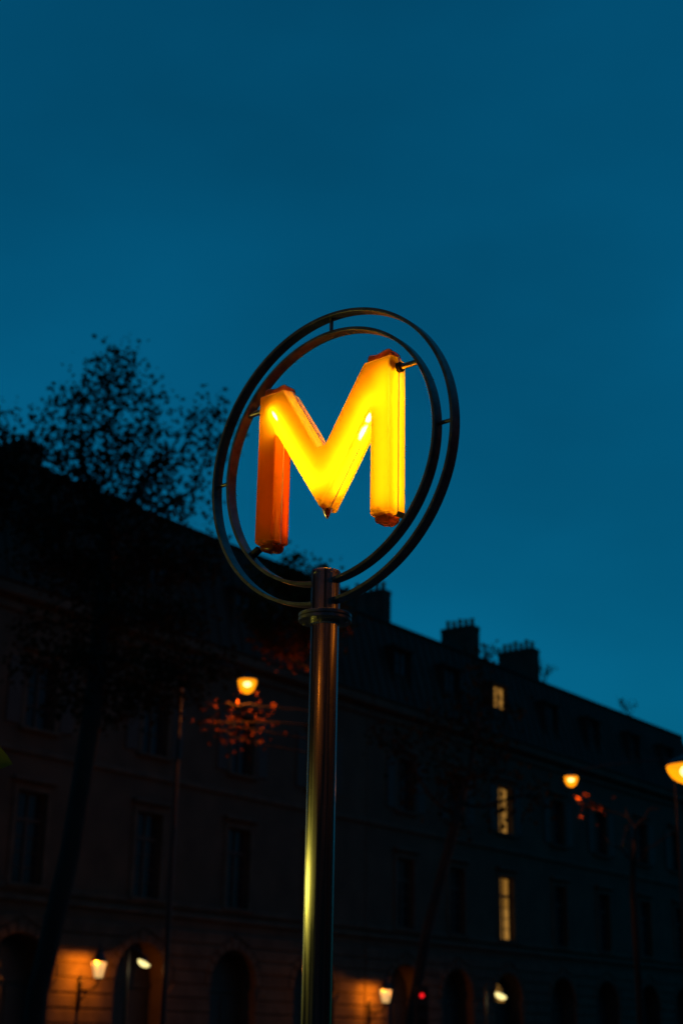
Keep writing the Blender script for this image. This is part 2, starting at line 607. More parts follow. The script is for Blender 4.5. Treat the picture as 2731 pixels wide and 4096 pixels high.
def house(label, u0, u1, bays, top32, chimneys, lits, detail=True, frame=None, depth=11.0):
    """A street house: arcade below, two rows of tall windows, mansard with dormers, chimneys."""
    h = thing('town_house', label, 'house', (N * P0 if frame is None else frame[0]), RZ if frame is None else frame[1])
    us = sorted(set([u0, u1] + [round(b + s * q, 4) for b in bays for s in (-1, 1) for q in (AH, WH)] +
                    [round(b + AH * math.cos(PI * k / 12), 4) for b in bays for k in range(1, 12)]))
    zs = [Z_G] + [z for r in ROWS for z in r] + [Z_E]
    bm = bmesh.new()

    def quad(*p):
        bm.faces.new([bm.verts.new(q) for q in p])

    for a, b in zip(us, us[1:]):
        mid = (a + b) / 2
        inb = next((c for c in bays if abs(mid - c) < AH), None)
        if inb is None:
            quad((a, 0, 0), (b, 0, 0), (b, 0, Z_G), (a, 0, Z_G))
        else:
            za, zb = arch_z(a - inb), arch_z(b - inb)
            quad((a, 0, za), (b, 0, zb), (b, 0, Z_G), (a, 0, Z_G))
            quad((a, 0, za), (a, 0.9, za), (b, 0.9, zb), (b, 0, zb))
        for c0, c1 in zip(zs, zs[1:]):
            row = (c0, c1) in ROWS
            if row and any(abs(mid - c) < WH for c in bays):
                quad((a, 0, c0), (b, 0, c0), (b, 0.32, c0), (a, 0.32, c0))
                quad((a, 0, c1), (a, 0.32, c1), (b, 0.32, c1), (b, 0, c1))
                continue
            quad((a, 0, c0), (b, 0, c0), (b, 0, c1), (a, 0, c1))
    for c in bays:
        for s in (-1, 1):
            x = c + s * AH
            quad((x, 0, 0), (x, 0.9, 0), (x, 0.9, Z_SP), (x, 0, Z_SP))
            x = c + s * WH
            for c0, c1 in ROWS:
                quad((x, 0, c0), (x, 0.32, c0), (x, 0.32, c1), (x, 0, c1))
    quad((u0, 0, 0), (u0, 0, Z_E), (u0, depth, Z_E), (u0, depth, 0))
    quad((u1, 0, 0), (u1, depth, 0), (u1, depth, Z_E), (u1, 0, Z_E))
    quad((u0, depth, 0), (u0, depth, Z_E), (u1, depth, Z_E), (u1, depth, 0))
    bmesh.ops.remove_doubles(bm, verts=bm.verts, dist=0.0005)
    link('wall', bm, M['stone'], h)
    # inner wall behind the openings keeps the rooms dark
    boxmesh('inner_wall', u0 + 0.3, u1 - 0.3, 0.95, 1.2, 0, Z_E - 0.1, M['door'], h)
    # mouldings
    def band(name, z0, z1, out, bev=0.03):
        return boxmesh(name, u0 + 0.004, u1 - 0.004, -out, 0.003, z0, z1, M['block'], h, bev)
    band('string_course', Z_G, Z_G + 0.16, 0.14)
    band('sill_band', 5.66, 5.86, 0.10)
    band('string_course', 9.86, 10.06, 0.10)
    band('frieze', 14.35, 14.62, 0.10)
    band('cornice', 14.75, 15.16, 0.34, 0.06)
    # rusticated courses of the arcade storey, cut round the arches
    if detail:
        hc = 0.455
        for k in range(int((Z_G - 0.45) / hc)):
            z0 = 0.45 + k * hc + 0.02
            z1 = z0 + hc - 0.04
            edges = [u0 + 0.02] + [x for c in bays for x in ('L%f' % c, 'R%f' % c)] + [u1 - 0.02]

            def side(tok, z):
                if not isinstance(tok, str):
                    return tok
                c = float(tok[1:])
                ring = AH + 0.34 if z > Z_SP else AH + 0.02
                if z > Z_SP:
                    d = math.sqrt(max(0.0, ring * ring - (z - Z_SP) ** 2))
                else:
                    d = ring if z < Z_SP - 0.3 else AH + 0.34
                return c + (-d if tok[0] == 'L' else d)
            if z0 > Z_SP + AH + 0.34 - 0.02:
                toks = [u0 + 0.02]
                x = u0 + 0.02
                spans = []
                n = max(1, int((u1 - u0) / 2.4))
                for q in range(n):
                    spans.append((u0 + 0.02 + q * (u1 - u0 - 0.04) / n + 0.012, u0 + 0.02 + (q + 1) * (u1 - u0 - 0.04) / n - 0.012))
                polys = [((a, z0), (b, z0), (b, z1), (a, z1)) for a, b in spans]
            else:
                polys = []
                for i in range(0, len(edges), 2):
                    a, b = edges[i], edges[i + 1]
                    p = ((side(a, z0), z0), (side(b, z0), z0), (side(b, z1), z1), (side(a, z1), z1))
                    if p[1][0] - p[0][0] > 0.2 and p[2][0] - p[3][0] > 0.2:
                        polys.append(p)
            for p in polys:
                bb = bmesh.new()
                vb = [bb.verts.new((x, 0.002, z)) for x, z in p]
                cxx = sum(x for x, z in p) / 4
                vf = [bb.verts.new((x + (0.03 if x < cxx else -0.03), -0.05, z + (0.028 if z < (z0 + z1) / 2 else -0.028))) for x, z in p]
                bb.faces.new(vf)
                for i in range(4):
                    bb.faces.new((vb[i], vb[(i + 1) % 4], vf[(i + 1) % 4], vf[i]))
                link('stone_block', bb, M['block'], h)
        # voussoirs round each arch
        for c in bays:
            nv = 11
            for k in range(nv):
                a0 = PI * (k + 0.03) / nv
                a1 = PI * (k + 0.97) / nv
                bb = bmesh.new()
                r0, r1 = AH + 0.015, AH + 0.32 + (0.1 if k == nv // 2 else 0)
                p = [(r0, a0), (r0, a1), (r1, a1), (r1, a0)]
                vb = [bb.verts.new((c + r * math.cos(t), 0.002, Z_SP + r * math.sin(t))) for r, t in p]
                q = 0.02
                p = [(r0 + q, a0 + q), (r0 + q, a1 - q), (r1 - q, a1 - q), (r1 - q, a0 + q)]
                vf = [bb.verts.new((c + r * math.cos(t), -0.06, Z_SP + r * math.sin(t))) for r, t in p]
                bb.faces.new(vf)
                for i in range(4):
                    bb.faces.new((vb[i], vb[(i + 1) % 4], vf[(i + 1) % 4], vf[i]))
                bmesh.ops.recalc_face_normals(bb, faces=bb.faces)
                link('voussoir', bb, M['block'], h)
    # doors and windows
    for bi, c in enumerate(bays):
        bb = bmesh.new()
        pts = [(c - AH, 0.02), (c + AH, 0.02)] + [(c + AH * math.cos(PI * k / 16), Z_SP + AH * math.sin(PI * k / 16)) for k in range(0, 17)]
        vb = [bb.verts.new((x, 0.70, z)) for x, z in pts]
        bb.faces.new(vb)
        ex = bmesh.ops.extrude_face_region(bb, geom=list(bb.faces))
        bmesh.ops.translate(bb, verts=[g for g in ex['geom'] if isinstance(g, bmesh.types.BMVert)], vec=(0, 0.1, 0))
        d = link('door', bb, M['door'], h)
        if detail:
            for s in (-1, 1):
                for z0, z1 in ((0.3, 1.1), (1.25, 2.9)):
                    boxmesh('door_panel', c + s * 0.58 - 0.45, c + s * 0.58 + 0.45, 0.66, 0.705, z0, z1, M['door'], d, 0.015)
            boxmesh('transom', c - AH, c + AH, 0.63, 0.70, 3.02, 3.16, M['door'], d)
            if ('fan', bi) in lits:
                for s in (-1, 1):
                    bb = bmesh.new()
                    arc = [(c + s * 0.03, 3.2)] + [(c + s * 0.80 * math.cos(t), 3.2 + 0.80 * math.sin(t)) for t in [PI / 2 * k / 8 for k in range(0, 9)]]
                    arc[-1] = (c + s * 0.03, arc[-1][1])
                    f = bb.faces.new([bb.verts.new((x, 0.685, z)) for x, z in arc])
                    link('fanlight_pane', bb, M['dimpane'], d)
                    for t in (0.5, 1.0):
                        bb = bmesh.new()
                        tube(bb, [(c + s * 0.05, 0.675, 3.2), (c + s * 0.86 * math.cos(t), 0.675, 3.2 + 0.86 * math.sin(t))], 0.025, 6)
                        link('glazing_bar', bb, M['door'], d)
        for ri, (z0, z1) in enumerate(ROWS):
            lit = lits.get((ri, bi))
            window(h, c, z0, z1, 0.2, 4 if ri == 0 else 3, lit, tr=0.86 if ri == 0 else 0.0)
            # stone surround
            bb = bmesh.new()
            for a, b, q0, q1 in ((c - WH - 0.2, c - WH, z0, z1 + 0.2), (c + WH, c + WH + 0.2, z0, z1 + 0.2), (c - WH, c + WH, z1, z1 + 0.2)):
                box(bb, a, b, -0.055, 0.001, q0, q1)
            bmesh.ops.remove_doubles(bb, verts=bb.verts, dist=0.001)
            link('window_surround', bb, M['block'], h)
            boxmesh('lintel', c - WH - 0.3, c + WH + 0.3, -0.2, 0.002, z1 + 0.27, z1 + 0.42, M['block'], h, 0.03)
            boxmesh('sill', c - WH - 0.24, c + WH + 0.24, -0.16, 0.19, z0 - 0.12, z0 - 0.004, M['block'], h, 0.02)
            if detail:
                for s in (-1, 1):   # folded-back shutters
                    sh = boxmesh('shutter', c + s * (WH + 0.52) - 0.29, c + s * (WH + 0.52) + 0.29, -0.062, -0.012, z0 + 0.03, z1 - 0.03, M['frame'], h, 0.01) if ri == 1 else None
    # mansard
    zt = zz(top32, 1.0)
    bb = bmesh.new()
    prof = [(-0.12, Z_E + 0.06), (1.0, zt), (depth / 2, zt + 0.55), (depth - 1.0, zt), (depth, Z_E + 0.06)]
    A = [bb.verts.new((u0, y, z)) for y, z in prof]
    B = [bb.verts.new((u1, y, z)) for y, z in prof]
    for i in range(len(prof) - 1):
        bb.faces.new((A[i], B[i], B[i + 1], A[i + 1]))
    bb.faces.new(A[::-1])
    bb.faces.new(B)
    rf = link('roof', bb, M['zinc'], h)
    bb = bmesh.new()
    x = u0 + 0.3
    sl = Vector((0, 1.12, zt - Z_E - 0.06)).normalized()
    while x < u1 - 0.2:
        v = box(bb, x - 0.02, x + 0.02, -0.16, -0.115, Z_E + 0.1, Z_E + 0.14)
        for q in v[4:]:
            q.co = Vector((q.co.x, q.co.y, 0)) + Vector((0, 1.12, zt))
        x += 0.65
    tag(link('standing_seam', bb, M['zinc'], rf), kind='stuff')
    boxmesh('ridge_flashing', u0, u1, 0.9, 1.14, zt - 0.05, zt + 0.07, M['zinc'], rf, 0.02)
    boxmesh('gutter', u0 + 0.01, u1 - 0.01, -0.40, -0.20, Z_E + 0.063, Z_E + 0.16, M['zinc'], rf, 0.03)
    for bi, c in enumerate(bays):
        y0 = 0.12
        d0, d1 = 16.15, 17.75
        bb = bmesh.new()
        hw = 0.58
        for a, b in ((c - hw - 0.14, c - hw), (c + hw, c + hw + 0.14)):
            box(bb, a, b, y0, y0 + 1.2, d0 - 0.15, d1 + 0.05)
        box(bb, c - hw - 0.2, c + hw + 0.2, y0 - 0.1, y0 + 1.2, d1 + 0.052, d1 + 0.2)
        box(bb, c - hw, c + hw, y0 + 0.01, y0 + 1.2, d0 - 0.15, d0)
        link('dormer', bb, M['zinc'], h)
        window(h, c, d0 + 0.002, d1 + 0.048, y0 + 0.15, 3, lits.get((2, bi)), half=hw - 0.002)
    # chimney stacks: slabs standing across the house
    for uR, top, dep, npot, th in chimneys:
        back = 1.25
        x1 = uu(uR, back)
        zt2 = zz(top, back)
        ch = boxmesh('chimney', x1 - th, x1, back, back + dep, zt - 0.6, zt2 - 0.22, M['brick'], h)
        boxmesh('chimney_cap', x1 - th - 0.03, x1 + 0.03, back - 0.03, back + dep + 0.03, zt2 - 0.218, zt2, M['brick'], ch, 0.02)
        for k in range(npot):
            yk = back + 0.22 + (dep - 0.44) * (k / max(1, npot - 1))
            bb = bmesh.new()
            hp = random.choice((0.46, 0.46, 0.54, 0.4))
            lathe(bb, [(0.12, -0.01), (0.095, hp * 0.7), (0.12, hp * 0.8), (0.12, hp), (0.08, hp), (0.08, hp * 0.7)], x1 - th / 2, yk, zt2, 10, True, True)
            link('chimney_pot', bb, M['pot'], ch)
    return h


random.seed(4)
lit_full = lambda k, n, s: M['litpane']
def lit_first(k, n, s):
    return M['litpane'] if k < 3 else M['dimpane']
sc_ = lambda L: [b * S for b in L]
house('pale stone town house at left, behind the tall tree and the wall lantern', uu(20.0), uu(44.3) - 0.02, sc_([24.0, 28.3, 33.05, 37.25, 41.4]), 17.4,
      [(27.55, 18.2, 3.2, 7, 0.9), (44.05, 17.6, 1.6, 3, 0.5)], {})
house('long stone town house with a column of lit windows and three chimneys', uu(44.3) + 0.02, uu(74.7), sc_([46.85, 50.45, 54.25, 58.8, 62.9, 67.2, 71.1]), 16.8,
      [(45.8, 18.15, 1.5, 4, 0.62), (52.42, 18.2, 1.85, 5, 0.66), (57.57, 18.3, 2.1, 6, 0.7)],
      {(0, 2): lit_first, (1, 2): lit_full, (2, 2): lit_full, ('fan', 2): 1})
house('stone town house across the street, behind the photographer', -48, 48, [-44 + 4.4 * k for k in range(21)], 17.0, [], {}, detail=False, frame=(Vector((-2, -32, 0)), PI), depth=9)

house('stone town house out of frame on the left of the square', -20, 20, [-16 + 4.57 * k for k in range(8)], 17.0, [], {}, detail=False, frame=(Vector((-21, 8, 0)), R(90)), depth=9)
house('stone town house out of frame on the right of the square', -22, 22, [-18 + 4.57 * k for k in range(9)], 17.0, [], {}, detail=False, frame=(Vector((24, 6, 0)), R(-90)), depth=9)

# ------------------------------------------------------------------ the station sign
ZC = 3.184
sign = thing('metro_sign', 'glowing yellow letter M inside two steel rings on a tall steel pole', 'sign', (-0.0404, 3.9694, 0), math.atan2(-0.63681, 0.77102))
OUTL = [(-.253, -.236), (-.175, -.236), (-.175, .0875), (0, -.181), (.175, .0875), (.175, -.236), (.253, -.236), (.253, .243),
        (.150, .243), (.011, .0255), (-.011, .0255), (-.150, .243), (-.253, .243)]


def inset_poly(P, e, r, seg=4):
    n = len(P)
    P = [Vector(p) for p in P]
    Q = []
    for i in range(n):
        a, b, c = P[i - 1], P[i], P[(i + 1) % n]
        d1, d2 = (b - a).normalized(), (c - b).normalized()
        n1, n2 = Vector((-d1.y, d1.x)), Vector((-d2.y, d2.x))
        k = (n1 + n2) / (1 + n1.dot(n2))
        Q.append(b + k * e)
    out = []
    for i in range(n):
        a, b, c = Q[i - 1], Q[i], Q[(i + 1) % n]
        l1, l2 = (a - b).length, (c - b).length
        d1, d2 = (a - b) / l1, (c - b) / l2
        ang = d1.angle(d2)
        t = min(r / math.tan(ang / 2), 0.45 * l1, 0.45 * l2)
        p0, p1 = b + d1 * t, b + d2 * t
        for k in range(seg + 1):
            s = k / seg
            out.append(p0 * (1 - s) ** 2 + b * 2 * s * (1 - s) + p1 * s * s)
    return out


def loft(bm, levels, cap0, cap1):
    rings = []
    for y, e, r in levels:
        rings.append([bm.verts.new((p.x, y, p.y + ZC)) for p in inset_poly(OUTL, e, r)])
    for a, b in zip(rings, rings[1:]):
        n = len(a)
        for i in range(n):
            bm.faces.new((a[i], a[(i + 1) % n], b[(i + 1) % n], b[i]))
    if cap0:
        bm.faces.new(rings[0])
    if cap1:
        bm.faces.new(rings[-1][::-1])


def half(sgn, flat, rad):
    L = [(0.0, 0.0005, .002), (sgn * .004, .002, .004), (sgn * flat, .005, .005)]
    for k in range(1, 6):
        t = PI / 2 * k / 5
        L.append((sgn * (flat + rad * math.sin(t)), .005 + rad - rad * math.cos(t), .006))
    return L


bm = bmesh.new()
lv = half(-1, .029, .007)[::-1] + half(1, .035, .007)[1:]
loft(bm, lv, True, True)
bmesh.ops.recalc_face_normals(bm, faces=bm.faces)
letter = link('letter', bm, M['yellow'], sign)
autosmooth(letter, 35)
bm = bmesh.new()
loft(bm, [(-.0013, .0010, .004), (-.0013, -.0010, .004), (.0013, -.0010, .004), (.0013, .0010, .004)], False, False)
autosmooth(link('seam_gasket', bm, M['gasket'], letter), 30)


def end_cap(x0, x1, z0, z1, y0, y1, seed):
    """Lumpy moulded end of a letter stroke."""
    rnd = random.Random(seed)
    bm = bmesh.new()
    nx, ny = 9, 7
    top = z1 > z0
    grid = []
    for j in range(ny):
        row = []
        for i in range(nx):
            fx, fy = i / (nx - 1), j / (ny - 1)
            edge = min(fx, 1 - fx, fy, 1 - fy)
            prof = 0.85 if edge == 0 else (1.0 if edge < 0.3 else 0.8)
            hgt = (z1 - z0) * (prof + rnd.uniform(-.10, .10) * (edge > 0) + 0.14 * math.sin(fx * 7 + seed))
            row.append(bm.verts.new((x0 + (x1 - x0) * fx, y0 + (y1 - y0) * fy, ZC + z0 + hgt)))
        grid.append(row)
    for j in range(ny - 1):
        for i in range(nx - 1):
            bm.faces.new((grid[j][i], grid[j][i + 1], grid[j + 1][i + 1], grid[j + 1][i]))
    rim = [grid[0][i] for i in range(nx)] + [grid[j][nx - 1] for j in range(1, ny)] + [grid[ny - 1][i] for i in range(nx - 2, -1, -1)] + [grid[j][0] for j in range(ny - 2, 0, -1)]
    low = [bm.verts.new((v.co.x, v.co.y, ZC + z0)) for v in rim]
    n = len(rim)
    for i in range(n):
        bm.faces.new((rim[i], rim[(i + 1) % n], low[(i + 1) % n], low[i]))
    bmesh.ops.recalc_face_normals(bm, faces=bm.faces)
    o = link('end_cap', bm, M['amber'], letter, True)
    s = o.modifiers.new('smooth', 'SUBSURF')
    s.levels = s.render_levels = 2
    return o


end_cap(-.238, -.158, .240, .262, -.026, .030, 1)
end_cap(.158, .240, .240, .264, -.026, .030, 2)
end_cap(-.238, -.186, -.233, -.254, -.020, .030, 3)
end_cap(.186, .238, -.233, -.256, -.020, .030, 4)


bm = bmesh.new()
lathe(bm, [(.0155, .030), (.0135, .020), (.0075, .008), (.0016, .0)], 0, 0, 0, 10)
bmesh.ops.scale(bm, verts=bm.verts, vec=(1.0, 0.8, 1.0))
bmesh.ops.translate(bm, verts=bm.verts, vec=(0, 0, ZC - .196))
autosmooth(link('point_cap', bm, M['tipcap'], letter), 35)


def lamp_tube(p, q, m='tube'):
    bm = bmesh.new()
    P, Q = Vector(p) + Vector((0, 0, ZC)), Vector(q) + Vector((0, 0, ZC))
    tube(bm, [P, P + (Q - P) * 0.02, Q - (Q - P) * 0.02, Q], [.004, .0075, .0075, .004], 12)
    link('lamp_tube', bm, M[m], letter, True)


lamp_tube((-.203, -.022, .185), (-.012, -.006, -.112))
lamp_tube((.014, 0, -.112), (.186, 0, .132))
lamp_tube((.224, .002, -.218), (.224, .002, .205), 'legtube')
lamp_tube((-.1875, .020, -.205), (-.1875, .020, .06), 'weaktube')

# rings: flat steel bars bent round
def flat_ring(name, r1, r0, hd):
    bm = bmesh.new()
    seg = 160
    bev = .0012
    prof = [(r0, -hd + bev), (r0 + bev, -hd), (r1 - bev, -hd), (r1, -hd + bev), (r1, hd - bev), (r1 - bev, hd), (r0 + bev, hd), (r0, hd - bev)]
    rings = [[bm.verts.new((r * math.cos(2 * PI * i / seg), y, ZC + r * math.sin(2 * PI * i / seg))) for r, y in prof] for i in range(seg)]
    for i in range(seg):
        a, b = rings[i], rings[(i + 1) % seg]
        for k in range(8):
            bm.faces.new((a[k], a[(k + 1) % 8], b[(k + 1) % 8], b[k]))
    bmesh.ops.recalc_face_normals(bm, faces=bm.faces)
    return autosmooth(link(name, bm, M['ringsteel'], sign), 30)


flat_ring('outer_ring', .450, .4395, .0178)
flat_ring('inner_ring', .3905, .3802, .0178)
for a in (0, PI / 2, PI):
    bm = bmesh.new()
    tube(bm, [(.3885 * math.cos(a), 0, ZC + .3885 * math.sin(a)), (.4415 * math.cos(a), 0, ZC + .4415 * math.sin(a))], .0058, 10)
    autosmooth(link('spoke', bm, M['ringsteel'], sign), 40)
for s in (-1, 1):
    bm = bmesh.new()
    tube(bm, [(s * .243, 0, ZC + .207), (s * .322, 0, ZC + .207)], .0085, 14)
    autosmooth(link('bracket_rod', bm, M['bolt'], sign), 40)
    bm = bmesh.new()
    lathe(bm, [(.0085, -.006), (.015, -.006), (.015, .006), (.0085, .006)], seg=14)
    bmesh.ops.rotate(bm, verts=bm.verts, cent=(0, 0, 0), matrix=Matrix.Rotation(PI / 2, 3, 'Y'))
    bmesh.ops.translate(bm, verts=bm.verts, vec=(s * .257, 0, ZC + .207))
    autosmooth(link('bracket_washer', bm, M['rubber'], sign), 40)
    bm = bmesh.new()
    box(bm, -.021, .021, -.012, .012, -.008, .008)
    bmesh.ops.bevel(bm, geom=list(bm.edges), offset=.003, segments=1, affect='EDGES')
    bmesh.ops.rotate(bm, verts=bm.verts, cent=(0, 0, 0), matrix=Matrix.Rotation(s * R(28), 3, 'Y'))
    bmesh.ops.translate(bm, verts=bm.verts, vec=(s * .274, 0, ZC - .245))
    link('clip', bm, M['rubber'], sign)

bm = bmesh.new()
lathe(bm, [(.0405, 2.706), (.0405, 2.8175), (.0398, 2.8185), (.0398, 2.8205), (.0415, 2.8215), (.0415, 2.829), (.0400, 2.831), (.02, 2.832)], seg=64)
autosmooth(link('sleeve', bm, M['steel'], sign), 30)
bm = bmesh.new()
lathe(bm, [(.0390, 0.13), (.0390, 2.672), (.0425, 2.676), (.0425, 2.6835)], seg=64)
autosmooth(link('pole', bm, M['steel'], sign), 30)
for k, z in enumerate((2.6835, 2.6955)):
    bm = bmesh.new()
    lathe(bm, [(.030, z), (.0725, z), (.074, z + .0015), (.074, z + .0090), (.0725, z + .0105), (.030, z + .0105)], seg=64)
    fl = autosmooth(link('flange', bm, M['ringsteel'], sign), 30)
    if k == 0:
        for q in range(4):
            a = 2 * PI * q / 4 + .35
            bm = bmesh.new()
            lathe(bm, [(.0045, -.0055), (.0052, -.0045), (.0052, .001)], .061 * math.cos(a), .061 * math.sin(a), z, 6)
            link('bolt', bm, M['bolt'], fl)
bm = bmesh.new()
lathe(bm, [(.13, .128), (.13, .15), (.06, .158), (.048, .20), (.0385, .21)], seg=40)
autosmooth(link('foot_plate', bm, M['ringsteel'], sign), 30)

# ------------------------------------------------------------------ trees
def grow(seed, trunk, clouds, step=0.42, infl=7.0, kill=0.75, iters=110):
    rng = np.random.default_rng(seed)
    att = []
    for c, r, n in clouds:
        p = rng.normal(size=(n, 3))
        p /= np.linalg.norm(p, axis=1)[:, None]
        p *= rng.random((n, 1)) ** (1 / 2.6)
        att.append(np.array(c) + p * np.array(r))
    att = np.concatenate(att)
    nodes, par = [], []
    for i in range(len(trunk) - 1):
        a, b = np.array(trunk[i], float), np.array(trunk[i + 1], float)
        n = max(1, int(np.linalg.norm(b - a) / step))
        for k in range(n):
            nodes.append(a + (b - a) * k / n)
            par.append(len(nodes) - 2)
    nodes.append(np.array(trunk[-1], float))
    par.append(len(nodes) - 2)
    n_tr = len(nodes)
    pos = np.array(nodes)
    par = list(par)
    start = int(n_tr * 0.45)
    near_d = np.full(len(att), 1e9)
    near_i = np.zeros(len(att), int)
    for i in range(start, n_tr):
        d = np.linalg.norm(att - pos[i], axis=1)
        m = d < near_d
        near_d[m] = d[m]
        near_i[m] = i
    alive = np.ones(len(att), bool)
    pos = list(pos)
    seen = set()
    for it in range(iters):
        idx = np.where(alive)[0]
        if not len(idx):
            break
        lim = infl if it > 12 else 99
        acc = {}
        for a in idx:
            if near_d[a] < lim:
                i = near_i[a]
                v = att[a] - pos[i]
                acc.setdefault(i, []).append(v / (np.linalg.norm(v) + 1e-6))
        if not acc:
            break
        new = []
        for i, vs in acc.items():
            v = np.sum(vs, axis=0) + rng.normal(size=3) * 0.35 + np.array([0, 0, 0.12])
            v /= np.linalg.norm(v) + 1e-6
            q = pos[i] + v * step
            key = (int(i), tuple(np.round(v, 1)))
            if key in seen:
                continue
            seen.add(key)
            new.append((i, q))
        if not new:
            break
        for i, q in new:
            pos.append(q)
            par.append(int(i))
            j = len(pos) - 1
            d = np.linalg.norm(att[idx] - q, axis=1)
            m = d < near_d[idx]
            near_d[idx[m]] = d[m]
            near_i[idx[m]] = j
        alive &= near_d > kill
    return np.array(pos), par, n_tr


def build_tree(name, label, seed, trunk, clouds, r_base, leaf=0.16, per=9, spread=0.42, shoots=(), mleaf='leaf', step=0.36, group=None, kill=0.7, sparse=None):
    pos, par, n_tr = grow(seed, trunk, clouds, step, kill=kill)
    rng = np.random.default_rng(seed + 100)
    pos = list(pos)
    # upright leafy shoots at the top of the crown
    for tip, ln, k in shoots:
        tip = np.array(tip, float)
        root = int(np.argmin([np.linalg.norm(p - (tip - np.array([0, 0, ln]))) for p in pos]))
        prev = root
        for s in range(1, k + 1):
            f = s / k
            q = pos[root] * (1 - f) + tip * f + rng.normal(size=3) * 0.05
            pos.append(q)
            par.append(prev)
            prev = len(pos) - 1
    pos = np.array(pos)
    n = len(pos)
    rad = np.zeros(n)
    kids = [[] for _ in range(n)]
    for i, p in enumerate(par):
        if p >= 0:
            kids[p].append(i)
    for i in range(n - 1, -1, -1):
        s = sum(rad[k] ** 2.2 for k in kids[i])
        rad[i] = max(0.013, (s + 0.006 ** 2.2) ** (1 / 2.2))
    rad = rad * (r_base / rad[0]) ** np.clip(np.log(rad / 0.013) / np.log(rad[0] / 0.013), 0, 1)
    base = Vector(trunk[0])
    t = thing(name, label, 'tree', base, 0, group)
    # trunk and limbs, one continuous skin
    seg = 7
    verts, faces = [], []
    prev_a = {}
    off = np.array(base)
    for i in range(n):
        p = par[i]
        d = pos[i] - pos[p] if p >= 0 else np.array([0, 0, 1.0])
        d = d / (np.linalg.norm(d) + 1e-9)
        a = prev_a[p] if p >= 0 else np.array([1.0, 0, 0])
        a = a - d * a.dot(d)
        a /= np.linalg.norm(a) + 1e-9
        prev_a[i] = a
        b = np.cross(d, a)
        fl = 1.0 + (0.45 if i == 0 else 0)
        for k in range(seg):
            c, s = math.cos(2 * PI * k / seg), math.sin(2 * PI * k / seg)
            verts.append(pos[i] - off + rad[i] * fl * (c * a + s * b))
        if p >= 0:
            for k in range(seg):
                faces.append((p * seg + k, p * seg + (k + 1) % seg, i * seg + (k + 1) % seg, i * seg + k))
    me = bpy.data.meshes.new('trunk')
    me.from_pydata([tuple(v) for v in verts], [], faces)
    link('trunk', me, M['bark'], t, True)
    # crown: leaves in loose sprays round the fine twigs
    fine = [i for i in range(n_tr, n) if rad[i] < 0.035]
    lv, lf = [], []
    for i in fine:
        tipf = 1.0 if not kids[i] else 0.75
        if sparse and pos[i][2] < sparse[0]:
            tipf *= sparse[1] if pos[i][0] < sparse[2] else 0.0
        cnt = rng.poisson(per * tipf)
        for _ in range(cnt):
            p = pos[i] - off + rng.normal(size=3) * spread * np.array([1, 1, 0.85])
            sz = leaf * rng.uniform(0.6, 1.25)
            ax = rng.normal(size=3)
            ax[2] -= 0.5
            ax /= np.linalg.norm(ax)
            sd = np.cross(ax, rng.normal(size=3))
            sd /= np.linalg.norm(sd) + 1e-9
            nn = np.cross(ax, sd)
            q = len(lv)
            lv += [p, p + ax * sz * .45 + sd * sz * .42 + nn * sz * .1, p + ax * sz, p + ax * sz * .45 - sd * sz * .42 + nn * sz * .1]
            lf += [(q, q + 1, q + 2), (q, q + 2, q + 3)]
    me = bpy.data.meshes.new('crown')
    me.from_pydata([tuple(v) for v in lv], [], lf)
    tag(link('crown', me, M[mleaf], t), kind='stuff')
    return t


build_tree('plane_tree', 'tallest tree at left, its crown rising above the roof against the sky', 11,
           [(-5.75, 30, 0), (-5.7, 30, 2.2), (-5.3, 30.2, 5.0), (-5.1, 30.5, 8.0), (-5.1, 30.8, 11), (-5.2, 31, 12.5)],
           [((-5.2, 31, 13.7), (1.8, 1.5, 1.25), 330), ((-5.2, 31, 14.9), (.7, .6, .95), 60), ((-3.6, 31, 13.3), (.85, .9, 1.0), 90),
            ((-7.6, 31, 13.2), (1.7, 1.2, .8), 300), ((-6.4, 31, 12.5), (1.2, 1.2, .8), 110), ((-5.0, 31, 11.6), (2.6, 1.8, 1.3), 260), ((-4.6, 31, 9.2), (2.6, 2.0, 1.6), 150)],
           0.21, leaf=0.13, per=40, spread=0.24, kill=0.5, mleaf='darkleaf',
           shoots=[((-5.25, 31, 16.45), 1.3, 5), ((-5.55, 31.2, 16.3), 1.1, 4), ((-4.95, 30.9, 16.3), 1.1, 4), ((-6.75, 31, 15.2), 1.0, 4), ((-6.2, 31, 15.5), 1.0, 4),
                   ((-2.85, 31, 15.3), 1.0, 4), ((-3.4, 31, 14.9), .7, 3), ((-7.7, 31, 14.8), .9, 3), ((-2.7, 31, 14.5), .7, 3), ((-4.4, 31, 15.6), .9, 4), ((-5.9, 31, 15.7), .9, 4)], group='street trees before the houses')
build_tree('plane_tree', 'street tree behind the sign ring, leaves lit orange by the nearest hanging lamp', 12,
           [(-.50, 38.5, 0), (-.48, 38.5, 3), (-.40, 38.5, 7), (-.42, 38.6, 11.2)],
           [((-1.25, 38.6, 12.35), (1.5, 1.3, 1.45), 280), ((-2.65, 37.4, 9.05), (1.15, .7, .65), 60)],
           0.10, leaf=0.16, per=46, spread=0.25, kill=0.55, sparse=(10.6, 0.17, -1.8), shoots=[((-.75, 38.5, 13.7), .8, 4), ((-1.3, 38.5, 13.9), .8, 4)], group='street trees before the houses')
